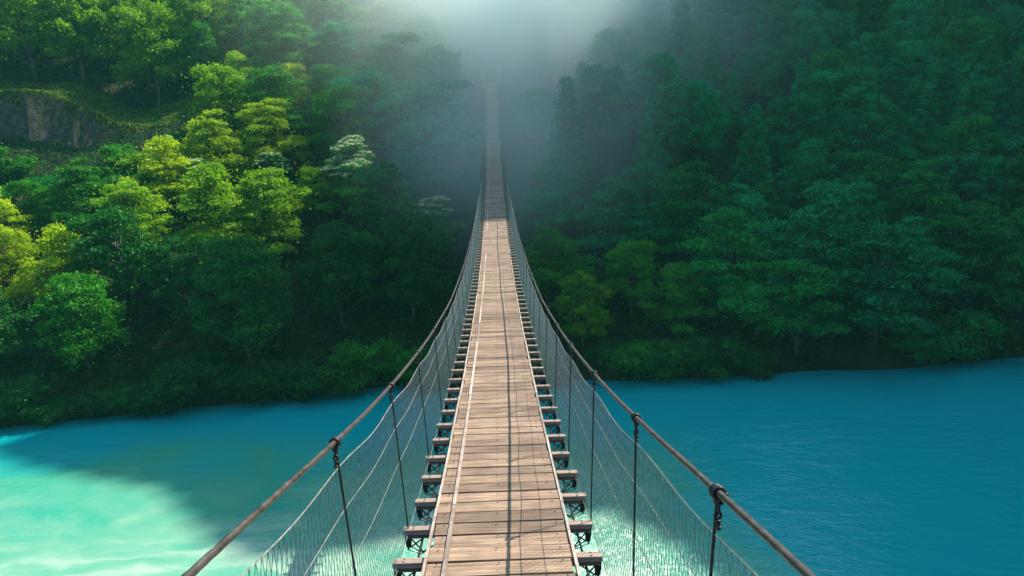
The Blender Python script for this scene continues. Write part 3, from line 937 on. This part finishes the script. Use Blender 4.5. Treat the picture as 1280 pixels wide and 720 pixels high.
def mist(name, c, rad, dens, power, seed):
    """a drifting bank of mist: densest in the middle, thinning to nothing at its rim, broken by wisps"""
    import bmesh
    bm = bmesh.new(); bmesh.ops.create_icosphere(bm, subdivisions=3, radius=1.0)
    me = bpy.data.meshes.new(name); bm.to_mesh(me); bm.free()
    m, nt, out = new_mat(name); L = nt.links.new
    tc = N(nt, 'ShaderNodeTexCoord')
    ln = N(nt, 'ShaderNodeVectorMath', operation='LENGTH'); L(tc.outputs['Object'], ln.inputs[0])
    inv = N(nt, 'ShaderNodeMath', operation='SUBTRACT', use_clamp=True); inv.inputs[0].default_value = .97; L(ln.outputs['Value'], inv.inputs[1])
    pw = N(nt, 'ShaderNodeMath', operation='POWER'); pw.inputs[1].default_value = power; L(inv.outputs[0], pw.inputs[0])
    mp = N(nt, 'ShaderNodeMapping'); mp.inputs['Scale'].default_value = (2.2, 1.6, 1.5); mp.inputs['Location'].default_value = (seed, 0, 0); L(tc.outputs['Object'], mp.inputs[0])
    nz = N(nt, 'ShaderNodeTexNoise'); nz.inputs['Scale'].default_value = 1.3; nz.inputs['Detail'].default_value = 3; L(mp.outputs[0], nz.inputs['Vector'])
    mr = N(nt, 'ShaderNodeMapRange'); mr.inputs['From Min'].default_value = .3; mr.inputs['From Max'].default_value = .7; mr.inputs['To Min'].default_value = .45; mr.inputs['To Max'].default_value = 1.4; L(nz.outputs['Fac'], mr.inputs['Value'])
    a = N(nt, 'ShaderNodeMath', operation='MULTIPLY'); L(pw.outputs[0], a.inputs[0]); L(mr.outputs[0], a.inputs[1])
    b = N(nt, 'ShaderNodeMath', operation='MULTIPLY'); b.inputs[1].default_value = dens; L(a.outputs[0], b.inputs[0])
    v = N(nt, 'ShaderNodeVolumePrincipled'); v.inputs['Color'].default_value = (.95, .998, .980, 1); v.inputs['Anisotropy'].default_value = .3
    L(b.outputs[0], v.inputs['Density']); L(v.outputs[0], out.inputs['Volume'])
    me.materials.append(m)
    o = bpy.data.objects.new(name, me); COL.objects.link(o); o.location = c; o.scale = rad
    return o

tag(mist('mist', (5, 97, 14), (26, 18, 14), .42, 2.0, 0.0), 'bright sunlit mist drifting before the slope above the far end of the bridge', 'mist', kind='stuff')
tag(mist('mist', (4, 93, 9), (40, 22, 26), .055, 1.8, 3.0), 'thin wide mist spread over the trees round the far end of the bridge', 'mist', kind='stuff')
tag(mist('mist', (1, 76, -2), (18, 26, 17), .045, 1.5, 5.0), 'faint mist hanging low round the far half of the bridge', 'mist', kind='stuff')

# ------------------------------------------------------------------ light
world = bpy.data.worlds.new("World"); scene.world = world; world.use_nodes = True
nt = world.node_tree; bg = nt.nodes['Background']
sky = nt.nodes.new('ShaderNodeTexSky'); sky.sky_type = 'NISHITA'; sky.sun_disc = False
sky.sun_elevation = R(SUN_EL); sky.sun_rotation = R(SUN_AZ); sky.altitude = 600
nt.links.new(sky.outputs[0], bg.inputs[0]); bg.inputs[1].default_value = .15
sl = bpy.data.lights.new('sun', 'SUN'); sl.energy = 5.0; sl.angle = R(.4); sl.color = (1.0, .93, .80)
so = bpy.data.objects.new('sun', sl); COL.objects.link(so)
d = Vector((math.sin(R(SUN_AZ)) * math.cos(R(SUN_EL)), math.cos(R(SUN_AZ)) * math.cos(R(SUN_EL)), math.sin(R(SUN_EL))))
so.rotation_euler = d.to_track_quat('Z', 'Y').to_euler(); so.location = (0, 0, 60)

# ------------------------------------------------------------------ camera
cam = bpy.data.cameras.new('camera'); co = bpy.data.objects.new('camera', cam); COL.objects.link(co)
p, yw, rl = R(13), R(1.0), R(1.6)
fwd = Vector((math.sin(yw) * math.cos(p), math.cos(yw) * math.cos(p), -math.sin(p)))
right = Vector((math.cos(yw), -math.sin(yw), 0)); down = fwd.cross(right)
r2 = right * math.cos(rl) + down * math.sin(rl); d2 = down * math.cos(rl) - right * math.sin(rl)
co.matrix_world = Matrix(((r2.x, -d2.x, -fwd.x, .055), (r2.y, -d2.y, -fwd.y, 0), (r2.z, -d2.z, -fwd.z, 0), (0, 0, 0, 1)))
cam.sensor_width = 36; cam.lens = 36 * 1005 / 1280; cam.clip_start = .05; cam.clip_end = 3000
scene.camera = co

scene.view_settings.view_transform = 'Standard'; scene.view_settings.look = 'None'
scene.view_settings.gamma = 1; scene.view_settings.exposure = 1.27; scene.view_settings.use_curve_mapping = False
scene.cycles.volume_bounces = 7; scene.cycles.volume_step_rate = 1.0; scene.cycles.volume_max_steps = 256; scene.cycles.max_bounces = 10; scene.cycles.diffuse_bounces = 3
scene.cycles.transparent_max_bounces = 8; scene.cycles.transmission_bounces = 4
scene.cycles.use_denoising = True
scene.cycles.caustics_reflective = False; scene.cycles.caustics_refractive = False
